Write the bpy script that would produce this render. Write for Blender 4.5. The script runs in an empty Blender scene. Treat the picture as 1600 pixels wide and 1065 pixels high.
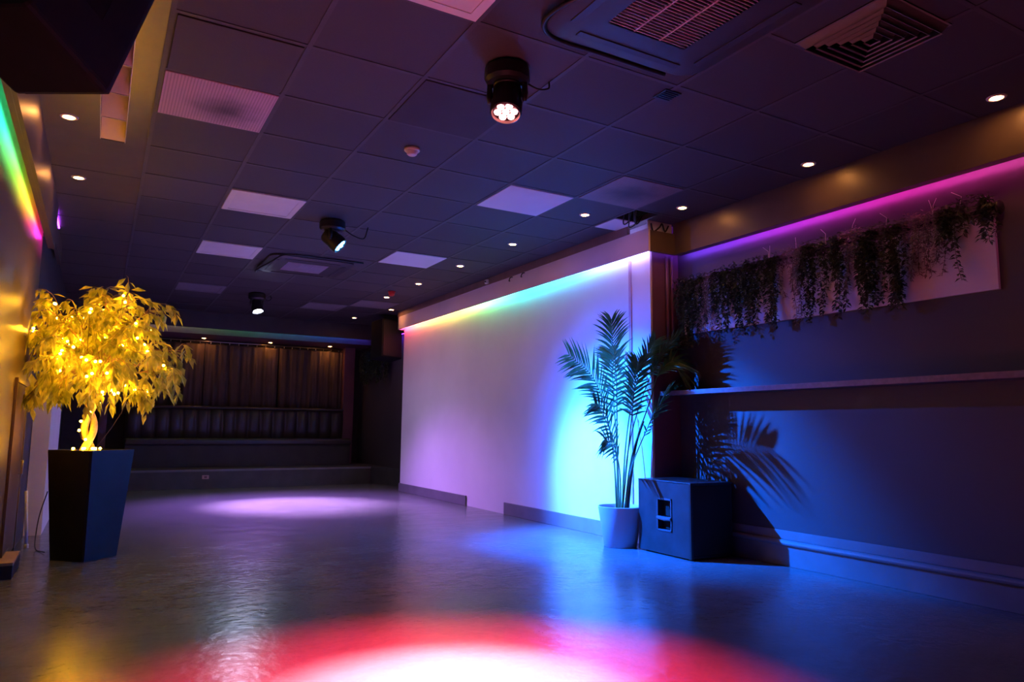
import bpy, bmesh, math, random
from mathutils import Vector, Matrix, Euler
random.seed(7)
PI = math.pi
sc = bpy.context.scene
COL = sc.collection
H = 2.797            # ceiling height
GX, GY, G = 0.165, 3.345, 0.6   # ceiling grid origin and module

# ------------------------------------------------------------------ materials
def mat(name, color, rough=0.6, metal=0.0, var=0.15, scale=6.0, bump=0.0, bscale=60.0, spec=0.5, detail=4):
    m = bpy.data.materials.new(name); m.use_nodes = True
    nt = m.node_tree; b = nt.nodes['Principled BSDF']
    tc = nt.nodes.new('ShaderNodeTexCoord')
    n = nt.nodes.new('ShaderNodeTexNoise'); n.inputs['Scale'].default_value = scale; n.inputs['Detail'].default_value = detail
    r = nt.nodes.new('ShaderNodeValToRGB')
    r.color_ramp.elements[0].position = 0.3; r.color_ramp.elements[1].position = 0.7
    lo = [c*(1-var) for c in color]; hi = [min(1, c*(1+var)) for c in color]
    r.color_ramp.elements[0].color = (*lo, 1); r.color_ramp.elements[1].color = (*hi, 1)
    nt.links.new(tc.outputs['Object'], n.inputs['Vector']); nt.links.new(n.outputs['Fac'], r.inputs['Fac'])
    nt.links.new(r.outputs['Color'], b.inputs['Base Color'])
    b.inputs['Roughness'].default_value = rough; b.inputs['Metallic'].default_value = metal
    b.inputs['Specular IOR Level'].default_value = spec
    if bump > 0:
        n2 = nt.nodes.new('ShaderNodeTexNoise'); n2.inputs['Scale'].default_value = bscale; n2.inputs['Detail'].default_value = 3
        bp = nt.nodes.new('ShaderNodeBump'); bp.inputs['Strength'].default_value = bump; bp.inputs['Distance'].default_value = 0.01
        nt.links.new(tc.outputs['Object'], n2.inputs['Vector']); nt.links.new(n2.outputs['Fac'], bp.inputs['Height'])
        nt.links.new(bp.outputs['Normal'], b.inputs['Normal'])
    return m

def emit(name, color, strength):
    m = bpy.data.materials.new(name); m.use_nodes = True
    nt = m.node_tree; nt.nodes.clear()
    e = nt.nodes.new('ShaderNodeEmission'); o = nt.nodes.new('ShaderNodeOutputMaterial')
    e.inputs['Color'].default_value = (*color, 1); e.inputs['Strength'].default_value = strength
    nt.links.new(e.outputs[0], o.inputs['Surface'])
    return m

def emit_ramp(name, stops, strength, axis='Y'):
    """LED strip whose diodes change colour along its length"""
    m = bpy.data.materials.new(name); m.use_nodes = True
    nt = m.node_tree; nt.nodes.clear()
    tc = nt.nodes.new('ShaderNodeTexCoord'); sp = nt.nodes.new('ShaderNodeSeparateXYZ')
    r = nt.nodes.new('ShaderNodeValToRGB'); e = nt.nodes.new('ShaderNodeEmission'); o = nt.nodes.new('ShaderNodeOutputMaterial')
    nt.links.new(tc.outputs['Generated'], sp.inputs[0]); nt.links.new(sp.outputs[axis], r.inputs['Fac'])
    els = r.color_ramp.elements
    while len(els) < len(stops): els.new(0.5)
    for el, (p, c) in zip(els, stops): el.position = p
    for el, (p, c) in zip(els, stops): el.position = p; el.color = (*c, 1)
    e.inputs['Strength'].default_value = strength
    nt.links.new(r.outputs['Color'], e.inputs['Color']); nt.links.new(e.outputs[0], o.inputs['Surface'])
    return m

def leaf_mat(name, c1, c2, trans=0.35, rough=0.4):
    m = bpy.data.materials.new(name); m.use_nodes = True
    nt = m.node_tree; b = nt.nodes['Principled BSDF']; out = nt.nodes['Material Output']
    tc = nt.nodes.new('ShaderNodeTexCoord'); n = nt.nodes.new('ShaderNodeTexNoise'); n.inputs['Scale'].default_value = 14
    r = nt.nodes.new('ShaderNodeValToRGB')
    r.color_ramp.elements[0].position = .35; r.color_ramp.elements[1].position = .65
    r.color_ramp.elements[0].color = (*c1, 1); r.color_ramp.elements[1].color = (*c2, 1)
    nt.links.new(tc.outputs['Object'], n.inputs['Vector']); nt.links.new(n.outputs['Fac'], r.inputs['Fac'])
    nt.links.new(r.outputs['Color'], b.inputs['Base Color']); b.inputs['Roughness'].default_value = rough
    t = nt.nodes.new('ShaderNodeBsdfTranslucent'); nt.links.new(r.outputs['Color'], t.inputs['Color'])
    mx = nt.nodes.new('ShaderNodeMixShader'); mx.inputs[0].default_value = trans
    nt.links.new(b.outputs[0], mx.inputs[1]); nt.links.new(t.outputs[0], mx.inputs[2]); nt.links.new(mx.outputs[0], out.inputs['Surface'])
    return m

def floor_mat():
    m = bpy.data.materials.new('worn_floor'); m.use_nodes = True
    nt = m.node_tree; L = nt.links; b = nt.nodes['Principled BSDF']
    tc = nt.nodes.new('ShaderNodeTexCoord')
    n1 = nt.nodes.new('ShaderNodeTexNoise'); n1.inputs['Scale'].default_value = 1.6; n1.inputs['Detail'].default_value = 8; n1.inputs['Roughness'].default_value = .65
    r1 = nt.nodes.new('ShaderNodeValToRGB')
    r1.color_ramp.elements[0].position = .3; r1.color_ramp.elements[0].color = (.105, .115, .12, 1)
    r1.color_ramp.elements[1].position = .72; r1.color_ramp.elements[1].color = (.155, .165, .17, 1)
    L.new(tc.outputs['Object'], n1.inputs['Vector']); L.new(n1.outputs['Fac'], r1.inputs['Fac'])
    # scuffs and fine grit
    n2 = nt.nodes.new('ShaderNodeTexNoise'); n2.inputs['Scale'].default_value = 26; n2.inputs['Detail'].default_value = 6; n2.inputs['Roughness'].default_value = .7
    L.new(tc.outputs['Object'], n2.inputs['Vector'])
    r2 = nt.nodes.new('ShaderNodeValToRGB'); r2.color_ramp.elements[0].position = .20; r2.color_ramp.elements[0].color = (.9, .9, .9, 1)
    r2.color_ramp.elements[1].position = .58; r2.color_ramp.elements[1].color = (1.05, 1.05, 1.05, 1)
    L.new(n2.outputs['Fac'], r2.inputs['Fac'])
    mx = nt.nodes.new('ShaderNodeMix'); mx.data_type = 'RGBA'; mx.blend_type = 'MULTIPLY'; mx.inputs['Factor'].default_value = .7
    L.new(r1.outputs['Color'], mx.inputs['A']); L.new(r2.outputs['Color'], mx.inputs['B'])
    L.new(mx.outputs['Result'], b.inputs['Base Color'])
    # roughness: polished patches between dull worn ones
    n3 = nt.nodes.new('ShaderNodeTexNoise'); n3.inputs['Scale'].default_value = 3.5; n3.inputs['Detail'].default_value = 3; n3.inputs['Roughness'].default_value = .7
    mp = nt.nodes.new('ShaderNodeMapping'); mp.inputs['Scale'].default_value = (1, 1.6, 1)
    L.new(tc.outputs['Object'], mp.inputs['Vector']); L.new(mp.outputs[0], n3.inputs['Vector'])
    r3 = nt.nodes.new('ShaderNodeMapRange'); r3.inputs['From Min'].default_value = .35; r3.inputs['From Max'].default_value = .65
    r3.inputs['To Min'].default_value = .22; r3.inputs['To Max'].default_value = .27
    L.new(n3.outputs['Fac'], r3.inputs['Value']); L.new(r3.outputs[0], b.inputs['Roughness'])
    n4 = nt.nodes.new('ShaderNodeTexNoise'); n4.inputs['Scale'].default_value = 16; n4.inputs['Detail'].default_value = 5
    L.new(tc.outputs['Object'], n4.inputs['Vector'])
    bp = nt.nodes.new('ShaderNodeBump'); bp.inputs['Strength'].default_value = .30; bp.inputs['Distance'].default_value = .010
    L.new(n4.outputs['Fac'], bp.inputs['Height']); L.new(bp.outputs[0], b.inputs['Normal'])
    b.inputs['Specular IOR Level'].default_value = .5
    return m

def tile_mat():
    m = bpy.data.materials.new('painted_ceiling_tiles'); m.use_nodes = True
    nt = m.node_tree; L = nt.links; b = nt.nodes['Principled BSDF']
    tc = nt.nodes.new('ShaderNodeTexCoord')
    sub = nt.nodes.new('ShaderNodeVectorMath'); sub.operation = 'SUBTRACT'; sub.inputs[1].default_value = (GX, GY, 0)
    dv = nt.nodes.new('ShaderNodeVectorMath'); dv.operation = 'DIVIDE'; dv.inputs[1].default_value = (G, G, 100)
    fl = nt.nodes.new('ShaderNodeVectorMath'); fl.operation = 'FLOOR'
    wn = nt.nodes.new('ShaderNodeTexWhiteNoise'); wn.noise_dimensions = '2D'
    L.new(tc.outputs['Object'], sub.inputs[0]); L.new(sub.outputs[0], dv.inputs[0]); L.new(dv.outputs[0], fl.inputs[0]); L.new(fl.outputs[0], wn.inputs['Vector'])
    r = nt.nodes.new('ShaderNodeValToRGB')
    r.color_ramp.elements[0].color = (.040, .036, .038, 1); r.color_ramp.elements[1].color = (.058, .052, .056, 1)
    L.new(wn.outputs['Value'], r.inputs['Fac']); L.new(r.outputs['Color'], b.inputs['Base Color'])
    n = nt.nodes.new('ShaderNodeTexNoise'); n.inputs['Scale'].default_value = 90
    L.new(tc.outputs['Object'], n.inputs['Vector'])
    bp = nt.nodes.new('ShaderNodeBump'); bp.inputs['Strength'].default_value = .2; bp.inputs['Distance'].default_value = .004
    L.new(n.outputs['Fac'], bp.inputs['Height']); L.new(bp.outputs[0], b.inputs['Normal'])
    b.inputs['Roughness'].default_value = .7
    return m

def stained(name, base, dark, cx, cy, rad, rough=.6, dots=True):
    """perforated metal tile with a sooty stain of its own around the air outlet"""
    m = bpy.data.materials.new(name); m.use_nodes = True
    nt = m.node_tree; L = nt.links; b = nt.nodes['Principled BSDF']
    tc = nt.nodes.new('ShaderNodeTexCoord')
    ds = nt.nodes.new('ShaderNodeVectorMath'); ds.operation = 'DISTANCE'; ds.inputs[1].default_value = (cx, cy, H-.004)
    n = nt.nodes.new('ShaderNodeTexNoise'); n.inputs['Scale'].default_value = 9; n.inputs['Detail'].default_value = 4
    L.new(tc.outputs['Object'], ds.inputs[0]); L.new(tc.outputs['Object'], n.inputs['Vector'])
    ad = nt.nodes.new('ShaderNodeMath'); ad.operation = 'MULTIPLY_ADD'; ad.inputs[1].default_value = .14
    L.new(n.outputs['Fac'], ad.inputs[0]); L.new(ds.outputs['Value'], ad.inputs[2])
    mr = nt.nodes.new('ShaderNodeMapRange'); mr.interpolation_type = 'SMOOTHSTEP'
    mr.inputs['From Min'].default_value = .07; mr.inputs['From Max'].default_value = rad + .07
    L.new(ad.outputs[0], mr.inputs['Value'])
    mx = nt.nodes.new('ShaderNodeMix'); mx.data_type = 'RGBA'; mx.inputs['A'].default_value = (*dark, 1); mx.inputs['B'].default_value = (*base, 1)
    L.new(mr.outputs[0], mx.inputs['Factor'])
    last = mx.outputs['Result']
    if dots:
        v = nt.nodes.new('ShaderNodeTexVoronoi'); v.inputs['Scale'].default_value = 62; v.inputs['Randomness'].default_value = 0
        L.new(tc.outputs['Object'], v.inputs['Vector'])
        gt = nt.nodes.new('ShaderNodeMapRange'); gt.inputs['From Min'].default_value = .25; gt.inputs['From Max'].default_value = .34
        gt.inputs['To Min'].default_value = .35
        L.new(v.outputs['Distance'], gt.inputs['Value'])
        m2 = nt.nodes.new('ShaderNodeMix'); m2.data_type = 'RGBA'; m2.blend_type = 'MULTIPLY'; m2.inputs['Factor'].default_value = 1
        L.new(last, m2.inputs['A']); L.new(gt.outputs[0], m2.inputs['B']); last = m2.outputs['Result']
    L.new(last, b.inputs['Base Color']); b.inputs['Roughness'].default_value = rough
    return m

M_floor = floor_mat()
M_tile = tile_mat()
M_bar = mat('ceiling_bar_paint', (.058, .053, .056), .6, bump=.1)
M_border = mat('satin_ceiling_board', (.10, .085, .08), .33, var=.1)
M_white = mat('white_wall_paint', (.78, .76, .77), .62, var=.05, scale=1.4, bump=.12, bscale=140)
M_fascw = mat('pale_fascia_paint', (.60, .52, .66), .6, var=.06, scale=2)
M_brown = mat('brown_paint', (.20, .12, .11), .55, var=.12)
M_grey = mat('charcoal_wall_paint', (.062, .055, .065), .5, var=.08, scale=1.2, bump=.12, bscale=160)
M_fasc = mat('charcoal_fascia_paint', (.085, .062, .055), .40, var=.1)
M_left = mat('dark_satin_wall', (.15, .10, .05), .36, var=.12, scale=1.5, bump=.05, bscale=20)
M_dark = mat('black_wall_paint', (.035, .032, .035), .6, var=.15)
M_maroon = mat('maroon_paint', (.17, .075, .10), .55, var=.1)
M_base = mat('grey_skirting', (.17, .165, .18), .45, var=.1)
M_shelf = mat('lilac_grey_shelf_edge', (.22, .17, .19), .45, var=.15, scale=30)
M_plast = mat('white_plastic', (.72, .70, .72), .4, var=.03)
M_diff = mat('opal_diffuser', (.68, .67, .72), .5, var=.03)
M_pale = mat('plain_white_tile', (.74, .73, .78), .6, var=.04, scale=3)
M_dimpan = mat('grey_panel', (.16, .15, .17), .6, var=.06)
M_black = mat('black_plastic', (.012, .012, .013), .4, var=.2)
M_blackg = mat('black_lacquer', (.016, .016, .018), .42, var=.15, bump=.05, bscale=120, spec=.15)
M_cab = mat('scuffed_black_cabinet', (.026, .026, .03), .42, var=.3, scale=9, bump=.1, bscale=180)
M_spk = mat('matt_black_speaker', (.010, .010, .011), .75, var=.2, spec=.15)
M_cabd = mat('black_grille_cloth', (.008, .008, .008), .8, var=.2)
M_rub = mat('black_cable', (.012, .012, .013), .5, var=.1)
M_hole = mat('black_void', (.004, .004, .004), .9, var=.1)
M_metal = mat('brushed_metal', (.55, .53, .52), .35, 1.0, var=.08)
M_gold = mat('foil_reflector', (.62, .46, .52), .5, .25, var=.06)
M_acw = mat('cassette_plastic', (.036, .032, .036), .5, var=.05)
M_grl = mat('lightened_grille', (.58, .50, .60), .4, var=.08)  # slats given a lighter colour in place of the magenta light they catch
M_pot = mat('white_ceramic_pot', (.44, .36, .42), .55, var=.05, bump=.1, bscale=40)
M_soil = mat('dark_soil', (.03, .022, .016), .9, var=.4, scale=40, bump=.4, bscale=60)
M_bark = mat('braided_bark', (.42, .30, .17), .7, var=.25, scale=30, bump=.3, bscale=70)
M_twig = mat('orange_twig', (.42, .24, .10), .7, var=.2, scale=20)
M_wire = mat('thin_dark_wire', (.10, .06, .03), .6, var=.1)
M_ficus = leaf_mat('fig_leaf', (.30, .34, .04), (.66, .62, .12), .45)
M_palm = leaf_mat('palm_leaf', (.05, .16, .05), (.12, .26, .09), .2, .35)
M_stem = mat('palm_stem', (.10, .17, .06), .5, var=.2)
M_ivy = leaf_mat('dark_ivy_leaf', (.024, .042, .018), (.08, .11, .04), .15, .35)
M_paleiv = leaf_mat('pale_trailing_leaf', (.16, .12, .12), (.36, .27, .28), .3, .5)
M_curt = mat('dark_curtain_cloth', (.085, .06, .042), .75, var=.15, scale=4)
M_vinyl = mat('dark_vinyl', (.035, .026, .024), .36, var=.12, bump=.05, bscale=90)
M_carp = mat('dark_platform_board', (.06, .055, .055), .5, var=.2)
M_red = mat('red_plastic', (.6, .02, .02), .4, var=.05)
M_panel = mat('white_board', (.74, .72, .75), .6, var=.03, scale=2)

# ------------------------------------------------------------------ builders
def obj(name, verts, faces, m, parent=None, smooth=False):
    me = bpy.data.meshes.new(name)
    me.from_pydata([tuple(v) for v in verts], [], faces); me.update()
    if smooth:
        me.polygons.foreach_set('use_smooth', [True]*len(me.polygons))
    if m: me.materials.append(m)
    o = bpy.data.objects.new(name, me); COL.objects.link(o)
    if parent: o.parent = parent
    return o

class MB:
    """collects shapes of ONE mesh"""
    def __init__(s): s.v = []; s.f = []
    def add(s, v, f):
        b = len(s.v); s.v += [Vector(p) for p in v]; s.f += [tuple(b+i for i in q) for q in f]; return s
    def box(s, x0, y0, z0, x1, y1, z1, bev=0.0):
        if bev <= 0:
            v = [(x0,y0,z0),(x1,y0,z0),(x1,y1,z0),(x0,y1,z0),(x0,y0,z1),(x1,y0,z1),(x1,y1,z1),(x0,y1,z1)]
            f = [(0,3,2,1),(4,5,6,7),(0,1,5,4),(1,2,6,5),(2,3,7,6),(3,0,4,7)]
            return s.add(v, f)
        bm = bmesh.new(); bmesh.ops.create_cube(bm, size=1)
        for p in bm.verts: p.co = Vector(((x0+x1)/2+p.co.x*(x1-x0), (y0+y1)/2+p.co.y*(y1-y0), (z0+z1)/2+p.co.z*(z1-z0)))
        bmesh.ops.bevel(bm, geom=bm.edges[:], offset=bev, segments=3, profile=.5, affect='EDGES')
        bm.verts.index_update()
        s.add([p.co.copy() for p in bm.verts], [[p.index for p in q.verts] for q in bm.faces]); bm.free(); return s
    def tube(s, pts, rad, n=8, cap=True):
        pts = [Vector(p) for p in pts]; rr = rad if isinstance(rad, (list, tuple)) else [rad]*len(pts)
        v = []; f = []; up = Vector((0,0,1)); prev = None
        for i, p in enumerate(pts):
            d = (pts[min(i+1, len(pts)-1)] - pts[max(i-1, 0)])
            if d.length < 1e-9: d = Vector((0,0,1))
            d.normalize()
            if prev is None:
                a = d.cross(up) if abs(d.z) < .95 else d.cross(Vector((1,0,0)))
            else:
                a = prev - d*prev.dot(d)
            a.normalize(); prev = a; b2 = d.cross(a)
            for k in range(n):
                t = 2*PI*k/n; v.append(p + (a*math.cos(t)+b2*math.sin(t))*rr[i])
        for i in range(len(pts)-1):
            for k in range(n):
                f.append((i*n+k, i*n+(k+1)%n, (i+1)*n+(k+1)%n, (i+1)*n+k))
        if cap:
            f.append(tuple(range(n-1,-1,-1))); f.append(tuple((len(pts)-1)*n+k for k in range(n)))
        return s.add(v, f)
    def lathe(s, prof, c=(0,0,0), n=32, mtx=None):
        v = []; f = []
        for r, z in prof:
            for k in range(n):
                t = 2*PI*k/n; p = Vector((r*math.cos(t), r*math.sin(t), z))
                if mtx: p = mtx @ p
                v.append(p + Vector(c))
        for i in range(len(prof)-1):
            for k in range(n): f.append((i*n+k, i*n+(k+1)%n, (i+1)*n+(k+1)%n, (i+1)*n+k))
        f.append(tuple(range(n-1,-1,-1))); f.append(tuple((len(prof)-1)*n+k for k in range(n)))
        return s.add(v, f)
    def build(s, name, m, parent=None, smooth=False): return obj(name, s.v, s.f, m, parent, smooth)

def shade(o, angle=40):
    me = o.data
    me.polygons.foreach_set('use_smooth', [True]*len(me.polygons))
    bm = bmesh.new(); bm.from_mesh(me)
    lim = math.radians(angle)
    for e in bm.edges:
        if len(e.link_faces) == 2 and e.calc_face_angle(0) > lim: e.smooth = False
    bm.to_mesh(me); bm.free()
    return o

def tag(o, label, cat, group=None):
    o['label'] = label; o['category'] = cat
    if group: o['group'] = group
    return o
def thing(name, label, cat, loc=(0,0,0), group=None):
    o = bpy.data.objects.new(name, None); COL.objects.link(o); o.location = loc; o.empty_display_size = .05
    return tag(o, label, cat, group)
def struct(name, mb, m):
    o = mb.build(name, m); o['kind'] = 'structure'; return o
def copy_thing(src, loc, label, name=None):
    r = src.copy(); COL.objects.link(r); r.location = loc; r['label'] = label
    for ch in [c for c in ALL_CH(src)]:
        c = ch.copy(); COL.objects.link(c); c.parent = r
        for g in ALL_CH(ch):
            d = g.copy(); COL.objects.link(d); d.parent = c
    return r
def ALL_CH(o): return [c for c in bpy.data.objects if c.parent == o]
def curve_pts(ctrl, n=24):
    """Catmull-Rom through control points"""
    P = [Vector(p) for p in ctrl]; P = [P[0]*2-P[1]] + P + [P[-1]*2-P[-2]]
    out = []
    segs = len(P)-3
    for i in range(n+1):
        t = i/n*segs; k = min(int(t), segs-1); u = t-k
        a, b, c, d = P[k:k+4]
        out.append(.5*((2*b) + (c-a)*u + (2*a-5*b+4*c-d)*u*u + (3*b-a-3*c+d)*u**3))
    return out

# ================================================================== THE ROOM
XL, XR = -.50, 4.45
YF, YB = -2.6, 13.90
struct('floor', MB().box(XL-.1, YF-.1, -.1, XR+.1, YB+.1, 0), M_floor)
struct('wall_right', MB().box(XR, YF, 0, XR+.1, YB, 3.0), M_grey)
struct('wall_left', MB().box(XL-.1, YF, 0, XL, 7.03, 3.0), M_left)
struct('wall_left_far', MB().box(XL-.1, 7.03, 0, XL-.002, YB, 3.0), M_dark)  # black colour stands in for the dark space past the wall end
struct('wall_back', MB().box(XL-.1, YB, 0, XR+.1, YB+.1, 3.0), M_dark)
struct('wall_front', MB().box(XL-.1, YF-.1, 0, XR+.1, YF, 3.0), M_grey)
struct('wall_white', MB().box(4.13, 4.80, 0, XR-.001, 10.70, H), M_white)
# dark brown paint on the end of the white wall
struct('trim_1', MB().box(4.15, 4.792, 0, XR-.001, 4.7995, H), M_maroon)

# ceiling: one deck with the openings left free
holes = [(-.11, 3.25, .03, 5.18), (GX+6*G+.02, 4.565, 4.03, 4.83), (1.84, 1.95, 2.29, 2.41)]
xs = sorted({XL-.1, XR+.1, GX} | {h[0] for h in holes} | {h[2] for h in holes})
ys = sorted({YF-.1, YB+.1} | {h[1] for h in holes} | {h[3] for h in holes})
ce, cb = MB(), MB()
for i in range(len(xs)-1):
    for j in range(len(ys)-1):
        x0, x1, y0, y1 = xs[i], xs[i+1], ys[j], ys[j+1]; mx, my = (x0+x1)/2, (y0+y1)/2
        if any(h[0] < mx < h[2] and h[1] < my < h[3] for h in holes): continue
        (cb if x1 <= GX+1e-6 else ce).box(x0, y0, H, x1, y1, H+.05)
struct('ceiling', ce, M_tile)
struct('trim_2', cb, M_border)
bars = MB()
for i in range(0, 8):
    x = GX+i*G
    if x < XR: bars.box(x-.012, YF, H-.004, x+.012, 12.4, H-.0005)
for j in range(-9, 16):
    y = GY+j*G
    if y < 12.4: bars.box(GX, y-.012, H-.0035, XR, y+.012, H-.0006)
for j in range(-4, 16):
    y = 4.45 + j*.72
    if y < 12.4 and not 3.2 < y < 5.2: bars.box(XL, y-.004, H-.0025, GX-.012, y+.004, H-.0006)
# keep the bars out of the openings
struct('trim_3', bars, M_bar)

# fascias with the LED coves behind
FB = 2.512
f = MB().box(4.03, 4.70, FB, 4.05, 10.72, 2.715).box(4.03, 10.70, FB, 4.13, 10.72, 2.715); struct('trim_4', f, M_fascw)
struct('trim_5', MB().box(4.022, 4.98, 2.715, 4.055, 10.72, H-.001), M_brown)
struct('trim_6', MB().box(4.051, 4.70, FB, 4.33, 4.72, 2.70).box(4.33, YF, FB, 4.35, 4.72, H-.001), M_fasc)
struct('trim_17', MB().box(4.351, YF, FB, 4.40, 4.70, FB+.008), M_fasc)
struct('trim_7', MB().box(4.06, 4.735, 2.70, 4.33, 4.75, H-.001), M_panel)
LF = 2.42
struct('trim_8', MB().box(-.43, YF, LF, -.41, 7.02, H-.001).box(-.499, 7.0, LF+.1, -.41, 7.02, H-.001), M_fasc)
struct('trim_18', MB().box(-.457, YF, LF, -.431, 7.0, LF+.008), M_fasc)
struct('trim_9', MB().box(-.47, 7.03, 2.60, -.44, 8.6, H-.001), M_fasc)
struct('trim_10', MB().box(XL, 12.40, 2.53, XR, 12.44, H-.001), M_dark)
struct('trim_11', MB().box(XL, 13.0, 2.50, XR, YB, H-.001), M_maroon)      # soffit over the bench
struct('trim_12', MB().box(4.30, 10.73, 2.53, 4.32, 12.39, H-.001), M_fasc)
struct('trim_13', MB().box(.02, 13.62, .29, .13, YB, 2.5), M_maroon)
struct('trim_14', MB().box(4.06, 13.62, .29, 4.26, YB, 2.5), M_maroon)
# platform with its low step
pv = [(XL, 12.3), (4.2, 12.3), (XR, 11.4), (XR, YB), (XL, YB)]
v = [(x, y, 0) for x, y in pv] + [(x, y, .29) for x, y in pv]
struct('trim_15', MB().add(v, [(4,3,2,1,0), (5,6,7,8,9)] + [(i, (i+1)%5, 5+(i+1)%5, 5+i) for i in range(5)]), M_carp)
struct('trim_16', MB().box(XL, 12.285, .262, 4.2, 12.305, .294), M_base)
# skirtings
b = MB().box(4.108, 8.36, 0, 4.129, 10.70, .125, .004).box(4.108, 5.10, 0, 4.129, 7.36, .135, .004); struct('baseboard_white', b, M_base)
b = MB().box(4.425, YF, 0, 4.449, 4.78, .145, .003)
b.tube([(4.422, YF, .165), (4.422, 4.78, .165)], .022, 12)
b.box(4.437, YF, .185, 4.449, 4.78, .25, .002)
struct('baseboard_right', b, M_base)
struct('baseboard_left', MB().box(-.499, YF, 0, -.482, 6.3, .10, .003), M_base)
# half-height white partition at the left
struct('wall_partition', MB().box(-.499, 7.69, 0, -.365, 9.6, 1.325), M_white)
# flush door in the left wall
d = MB().box(-.4985, 5.88, .04, -.488, 6.72, 1.25, .003); door = struct('door_1', d, M_left)
MB().box(-.4985, 5.85, 0, -.482, 5.878, 1.28).box(-.4985, 6.722, 0, -.482, 6.75, 1.28).box(-.4985, 5.878, 1.252, -.482, 6.722, 1.28).build('door_frame', M_left, door)
h = MB().tube([(-.489, 6.55, .60), (-.465, 6.55, .60), (-.465, 6.55, .70), (-.489, 6.55, .70)], .007, 10).build('door_handle', M_metal, door, True)

# ================================================================== LED STRIPS
def strip(name, x0, y0, z0, x1, y1, z1, stops, strength, label, axis='Y', n=40):
    mb = MB()
    for k in range(n):
        a, c = k/n, (k+1)/n
        if axis == 'Y': mb.box(x0, y0+(y1-y0)*a, z0, x1, y0+(y1-y0)*c, z1)
        else: mb.box(x0+(x1-x0)*a, y0, z0, x0+(x1-x0)*c, y1, z1)
    o = mb.build(name, emit_ramp(name, stops, strength, axis)); return tag(o, label, 'led strip', 'colour changing LED strips')
strip('led_strip', 4.085, 4.76, 2.530, 4.10, 10.69, 2.534,
      [(0, (.42, .25, 1)), (.08, (.30, .35, 1)), (.20, (.05, .5, 1)), (.38, (.02, .85, .75)), (.52, (.15, .85, .2)), (.66, (.65, .65, .08)), (.80, (1, .38, .08)), (.92, (1, .18, .12)), (1, (1, .05, .15))],
      56, 'rainbow LED strip behind the pale fascia above the white wall')
rs = strip('led_strip', 4.356, YF+.1, 2.570, 4.371, 4.70, 2.574,
      [(0, (.25, .05, .15)), (.5, (.30, .04, .16)), (.60, (.35, .06, .22)), (.72, (.7, .02, .42)), (.84, (.50, .02, .75)), (.93, (.25, .03, 1)), (1, (.16, .05, 1))],
      75, 'violet to magenta LED strip above the hanging plants')
lip = MB()  # added unseen glow on the ledge lip, brightens the board and upper leaves
for k in range(40): lip.box(4.4005, YF+.1+(4.70-YF-.1)*k/40, 2.5215, 4.405, YF+.1+(4.70-YF-.1)*(k+1)/40, 2.5245)
lip.build('added_lip_glow', emit_ramp('added_lip_glow', [(0, (.5, .1, .2)), (.5, (.7, .12, .28)), (.64, (1, .04, .36)), (.74, (1, .03, .50)), (.84, (.75, .05, .9)), (.93, (.35, .06, 1)), (1, (.16, .06, 1))], 65), rs)
strip('led_strip', 4.14, 4.752, 2.530, 4.38, 4.760, 2.534, [(0, (.25, .1, 1)), (1, (.2, .03, 1))], 12,
      'short violet LED strip round the corner of the white wall', 'X', 6)
strip('led_strip', -.446, 1.0, LF+.070, -.433, 6.98, LF+.074,
      [(0, (0, .5, 1)), (.40, (0, .9, .75)), (.56, (.02, .85, .35)), (.70, (.2, .8, .05)), (.80, (.8, .6, .03)), (.87, (1, .25, .05)), (.92, (1, .02, .2)), (1, (.9, .03, .8))],
      70, 'green to pink LED strip behind the left wall fascia')
strip('led_strip', -.4395, 7.15, 2.774, -.428, 7.75, 2.780, [(0, (.30, .03, 1)), (1, (.45, .05, 1))], 14, 'short purple LED strip at ceiling height beyond the left fascia', 'Y', 6)
strip('led_strip', XL+.02, 12.93, 2.64, XR-.15, 12.942, 2.644,
      [(0, (.5, .5, .3)), (.3, (.35, .5, .25)), (.5, (.05, .5, .15)), (.7, (.02, .4, .55)), (.85, (.02, .25, 1)), (1, (.05, .06, 1))], 26,
      'green to blue LED strip in the cove over the bench', 'X', 40)
strip('led_strip', 4.365, 10.76, 2.545, 4.38, 12.42, 2.549, [(0, (.35, .03, .8)), (.5, (.2, .02, 1)), (1, (.04, .05, 1))], 24,
      'blue and purple LED strip on the far side wall beside the black speaker', 'Y', 12)

# ================================================================== CEILING FIXTURES
def cell(i, j, a=.014): return GX+i*G+a, GY+j*G+a, GX+(i+1)*G-a, GY+(j+1)*G-a
def light_panel(i, j, label, md=M_diff, mf=M_plast, fw=.045, bring=True):
    x0, y0, x1, y1 = cell(i, j)
    t = thing('ceiling_light_panel', label, 'light panel', ((x0+x1)/2, (y0+y1)/2, H), 'unlit square light panels in the ceiling grid')
    w, d = (x1-x0)/2, (y1-y0)/2
    fr = MB()
    for a in ((-w, -d, w, -d+fw), (-w, d-fw, w, d), (-w, -d+fw, -w+fw, d-fw), (w-fw, -d+fw, w, d-fw)):
        fr.box(a[0], a[1], -.012, a[2], a[3], -.0005)
    fr.build('frame', mf, t)
    MB().box(-w+fw, -d+fw, -.008, w-fw, d-fw, -.0005).build('diffuser', md, t)
light_panel(1, -2, 'pink lit white ceiling panel cut by the top edge of the photo')
light_panel(1, 4, 'framed light panel in the left half of the ceiling, the large lilac one before the middle moving head')
light_panel(1, 7, 'smaller lilac light panel beside the far air conditioning cassette')
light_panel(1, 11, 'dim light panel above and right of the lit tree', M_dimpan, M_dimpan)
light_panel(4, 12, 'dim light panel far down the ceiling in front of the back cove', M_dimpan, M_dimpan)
def plain_tile(name, x0, y0, x1, y1, label, m, cat='ceiling tile'):
    return tag(MB().box(x0, y0, H-.009, x1, y1, H-.0006, .002).build(name, m), label, cat)
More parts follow.
